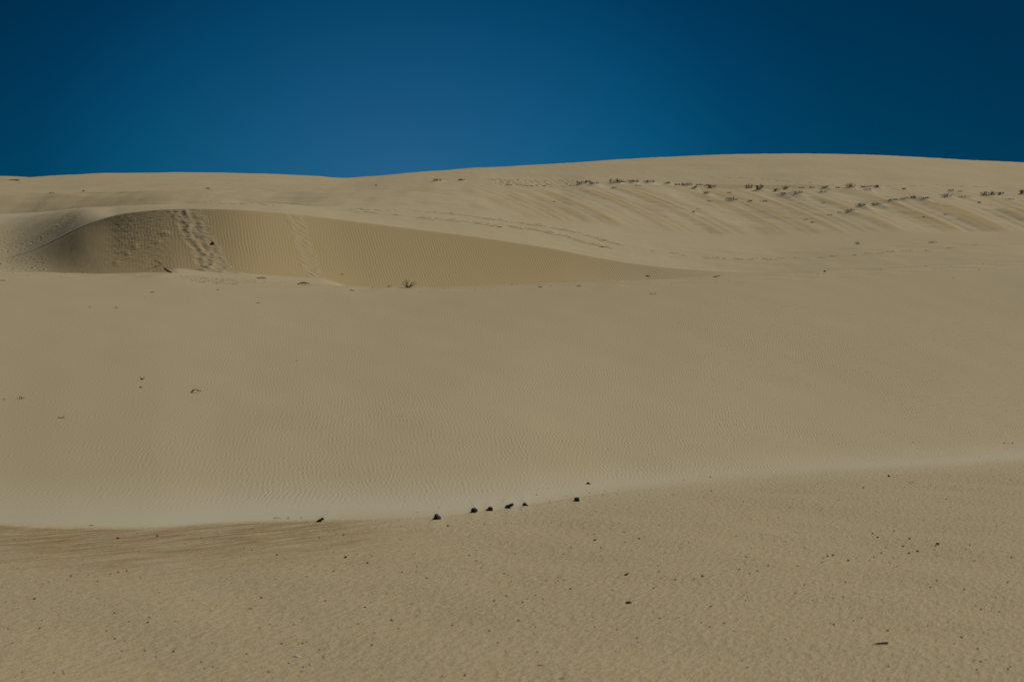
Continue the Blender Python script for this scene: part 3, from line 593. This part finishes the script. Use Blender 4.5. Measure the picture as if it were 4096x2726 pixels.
PEB += crop(2732, 2126, 1.7273, [(970,182,10),(998,171,12),(1038,166,12),(1141,198,13),(967,209,9),(1052,213,8),(1320,175,11),(1371,146,10),(1561,148,11),(1620,137,14),(388,262,11),(460,291,12),(516,272,12),(133,306,15),(77,330,11),(590,238,9),(790,237,9),(1943,402,12),(2270,182,11),(2243,354,11),(192,521,10),(423,441,8),(1234,598,10),(1178,619,9),(1480,241,9),(2185,554,9),(1456,185,8),(1036,459,9),(352,691,10),(440,797,10),(435,873,9),(408,896,9),(1421,929,10),(2010,897,9),(1691,650,9),(2264,945,10),(1222,436,8)])
rp = random.Random(5)
while len(PEB) < 290:
    px = rp.uniform(20, 4080); y = rp.uniform(2130, 2700)
    if y < J(px)+40: continue
    PEB.append((px, y, rp.uniform(3.5, 6.5)*(1+.25*(y-2200)/500)))
def peb_mesh(i):
    mb = MB(); mb.blob((0, 0, .25), .5, .45, .36, i); return mb.mesh("pebble", M_ROCK, smooth=i % 3 == 0)
pm = [peb_mesh(i) for i in range(12)]
big = sorted(PEB, key=lambda q: -q[2])
for i, (px, y, w) in enumerate(PEB):
    p = put(px, y+w*.15); d = p.y/F
    o = link("pebble", pm[i % 12], loc=p); k = w*d*1.45
    o.scale = (k*rp.uniform(.95, 1.3), k, k*rp.uniform(.7, 1.0)); o.rotation_euler = (0, 0, rp.uniform(0, 6.28))
    tag(o, "small dark pebble lying loose on the open pale sand", "pebble", "dark pebbles scattered over the sand")
# finer grit nobody could count
def grit(name, n, region, size, mat, seed, stretch=(1, 1)):
    r = random.Random(seed); mb = MB()
    for _ in range(n):
        px, y = region(r)
        if px is None: continue
        p = put(px, y); d = p.y/F; s_ = r.uniform(*size)*d*(.6+.8*r.random()**3)
        a = r.uniform(0, 6.28); i0 = len(mb.v); l = s_*r.uniform(*stretch); u = Vector((math.cos(a), math.sin(a), 0)); v = Vector((-math.sin(a), math.cos(a), 0))
        mb.v += [p+u*l, p+v*s_*.5, p-u*l, p-v*s_*.5, p+Vector((0, 0, s_*.7)), p-Vector((0, 0, s_*.3))]
        for f in ((0,1,4),(1,2,4),(2,3,4),(3,0,4),(1,0,5),(2,1,5),(3,2,5),(0,3,5)): mb.f.append(tuple(i0+k for k in f)); mb.m.append(0)
    return link(name, mb.mesh(name, mat), "stuff")
def reg_fore(r):
    px = r.uniform(-200, 4300); y = r.uniform(2000, 2740) if r.random() < .6 else J(px)+20+r.random()**1.3*500
    j = J(px); lim = j+150 if px < 1300 else j+8
    return (px, y) if y > lim else (None, None)
def reg_foot(r):
    px = r.uniform(1000, 4200); return px, float(J(px))+r.gauss(5, 45)
def reg_lip(r):
    if r.random() < .45: px = r.gauss(860, 70); return px, float(R(px))+r.uniform(3, 26)
    px = r.uniform(0, 4150); return px, float(R(px))+abs(r.gauss(0, 16))+1
tag(grit("grit", 5200, reg_fore, (1.6, 3.5), M_GRIT, 3), "fine brown grit sprinkled over the foreground sand", "grit")
tag(grit("gravel", 700, reg_foot, (1.0, 2.2), M_GRIT, 4), "sparse dark grains along the foot of the pale slope", "gravel")
tag(grit("plant_litter", 420, reg_lip, (1.2, 2.4), M_TWIG, 6, (1, 3.4)), "brown bits of dry plant litter strewn along the lip of the slope", "litter")

# ------------------------------------------------------------------ footprints: pressed pits with pushed-up rims
def polyline(pts, step):
    out = []
    for (a, b), (c, d) in zip(pts, pts[1:]):
        n = max(1, int(math.hypot(c-a, d-b)/step)); out += [(a+(c-a)*k/n, b+(d-b)*k/n) for k in range(n)]
    return out
def tr(x0, y0, s, *pts): return [(x0+a/s, y0+b/s) for a, b in pts]
PR = MB(); fr = random.Random(9); pr_attr = []
def footprint(px, y, k=1.0):
    p = put(px, y); a = fr.uniform(-.5, .5); i0 = len(PR.v); n = 10
    rings = ((.62, -.05), (.36, .085), (.25, .07), (.12, .012))
    sx, sy = k*fr.uniform(.85, 1.2), k*fr.uniform(.8, 1.1)
    j = min(max(int(np.searchsorted(pxs, px)), 1), nc-1); kk = int(np.searchsorted(Y[:, j], p.y)); kk = min(max(kk, 2), nr-3)
    g = float((Z[kk+2, j]-Z[kk-2, j])/(Y[kk+2, j]-Y[kk-2, j]))
    for rr, zz in rings:
        for q in range(n):
            t = 2*math.pi*q/n+a; jx = fr.uniform(.85, 1.15)
            dx, dy = math.cos(t)*rr*sx*jx, math.sin(t)*rr*sy*jx
            PR.v.append(p+Vector((dx, dy, zz*k*fr.uniform(.6, 1.3)+dy*g)))
    for r_ in range(3):
        for q in range(n): PR.f.append((i0+r_*n+q, i0+r_*n+(q+1) % n, i0+(r_+1)*n+(q+1) % n, i0+(r_+1)*n+q)); PR.m.append(0)
    PR.f.append(tuple(i0+3*n+q for q in range(n))); PR.m.append(0)
s2 = 2.356
TA = tr(1650,680,s2,(60,395),(200,400),(345,412),(500,435),(640,455),(800,475),(930,490),(1060,505),(1200,528),(1320,548),(1470,572),(1600,605),(1720,640),(1840,675),(1930,700),(2000,725))
TB = tr(1650,680,s2,(80,448),(170,462),(330,470),(430,483),(560,495),(660,510),(800,522),(900,530),(1000,540),(1090,555),(1200,578),(1290,600),(1400,615),(1500,645),(1610,685),(1720,705),(1850,735))
TC = [(2497,988),(2590,1000),(2711,1015)]+tr(2732,560,1.7273,(50,810),(240,818),(400,825),(640,825),(720,815),(940,812),(1060,803),(1290,785),(1400,778),(1530,770),(1660,765),(1780,755),(1880,742),(2030,727),(2100,722),(2150,712),(2240,690))
TD = tr(2850,680,2.945,(10,90),(410,97),(600,110),(850,132),(930,148),(1100,152),(1300,170))+tr(3350,680,3.158,(560,205),(740,205),(950,200),(1070,208),(1270,195),(1560,208),(1740,217),(2020,222),(2130,230))
TF = tr(1366,600,1.7247,(20,405),(140,408),(240,412),(360,416))+tr(1366,600,1.7247,(40,415),(250,436),(330,446),(460,458))
for trail, step, k, keep in ((TA, 15, 1.15, .8), (TB, 13, 1.3, .85), (TC, 19, .85, .42), (TD, 20, 1.1, .7), (TF, 20, .9, .6)):
    for px, y in polyline(trail, step):
        if fr.random() < keep: footprint(px+fr.uniform(-3, 3), y+fr.uniform(-2.2, 2.2), k*fr.uniform(.7, 1.15))
for _ in range(110):
    px = fr.uniform(1930, 2310); footprint(px, float(M(px))-fr.uniform(1, 26), fr.uniform(.35, .62))
for px, y in polyline(tr(0,600,1.7247,(1420,357),(1460,352),(1560,372),(1630,372),(1690,370),(1760,370),(1880,385),(1950,365),(2160,380)), 12): footprint(px, y+fr.uniform(-2, 2), fr.uniform(.5, .8))
link("footprints", PR.mesh("footprints", M_SAND, smooth=True), "structure")

# ------------------------------------------------------------------ light, sky, camera
EL, AZ = math.radians(46), math.radians(62)     # sun high, to the right and a little beyond the dunes
sd = Vector((math.sin(AZ)*math.cos(EL), math.cos(AZ)*math.cos(EL), math.sin(EL)))
L = bpy.data.lights.new("sun", "SUN"); L.energy = 3.2; L.angle = math.radians(.5); L.color = (1, .955, .88)
so = bpy.data.objects.new("sun", L); COL.objects.link(so); so.rotation_euler = sd.to_track_quat("Z", "Y").to_euler(); so.location = sd*50
w = bpy.data.worlds.new("World"); SC.world = w; w.use_nodes = True
N = NT(w.node_tree); bg = w.node_tree.nodes["Background"]
sky = N.n("ShaderNodeTexSky", sky_type="NISHITA"); sky.sun_disc = False; sky.sun_elevation = EL; sky.sun_rotation = AZ
sky.altitude = 3000; sky.air_density = 1.0; sky.dust_density = 0.0; sky.ozone_density = 4.0
# lens vignette painted into the sky round a paler patch, clear again higher up
dv = N.n("ShaderNodeTexCoord").outputs["Generated"]
sx = N.n("ShaderNodeSeparateXYZ"); w.node_tree.links.new(dv, sx.inputs[0])
u_ = N.math("MULTIPLY", N.math("ADD", N.math("ARCTAN2", sx.outputs[0], sx.outputs[1]), math.radians(4.5)), 1.0)
v_ = N.math("MULTIPLY", N.math("SUBTRACT", N.math("ARCSINE", sx.outputs[2]), math.radians(6.5)), 1.35)
an = N.math("DIVIDE", N.math("SQRT", N.math("ADD", N.math("MULTIPLY", u_, u_), N.math("MULTIPLY", v_, v_))), math.radians(60))
cr = N.n("ShaderNodeValToRGB"); w.node_tree.links.new(an, cr.inputs[0]); el = cr.color_ramp.elements
SKY = [(0, (.185,.66,.87)), (6, (.085,.59,.77)), (10, (.03,.49,.65)), (14, (.008,.32,.46)), (18, (.003,.25,.345)), (24, (.003,.202,.285)), (34, (.003,.20,.28)), (60, (.12,.5,.66))]
while len(el) < len(SKY): el.new(.5)
for q, (d_, c_) in zip(el, SKY): q.position = d_/60; q.color = (*c_, 1)
w.node_tree.links.new(N.mix(1.0, sky.outputs[0], cr.outputs[0], "MULTIPLY"), bg.inputs[0])
bg.inputs[1].default_value = .05

cam = bpy.data.cameras.new("camera"); co = bpy.data.objects.new("camera", cam); COL.objects.link(co)
co.location = (0, 0, HC); co.rotation_euler = (math.pi/2, 0, 0)
cam.sensor_width = 36; cam.lens = 36*F/4096; cam.clip_start = .1; cam.clip_end = 20000
cam.dof.use_dof = True; cam.dof.focus_distance = 42; cam.dof.aperture_fstop = 4.5
SC.camera = co
SC.view_settings.view_transform = "Standard"; SC.view_settings.look = "None"; SC.view_settings.exposure = -.26; SC.view_settings.gamma = 1
SC.render.engine = "CYCLES"; SC.cycles.max_bounces = 4; SC.cycles.diffuse_bounces = 2; SC.cycles.use_denoising = False
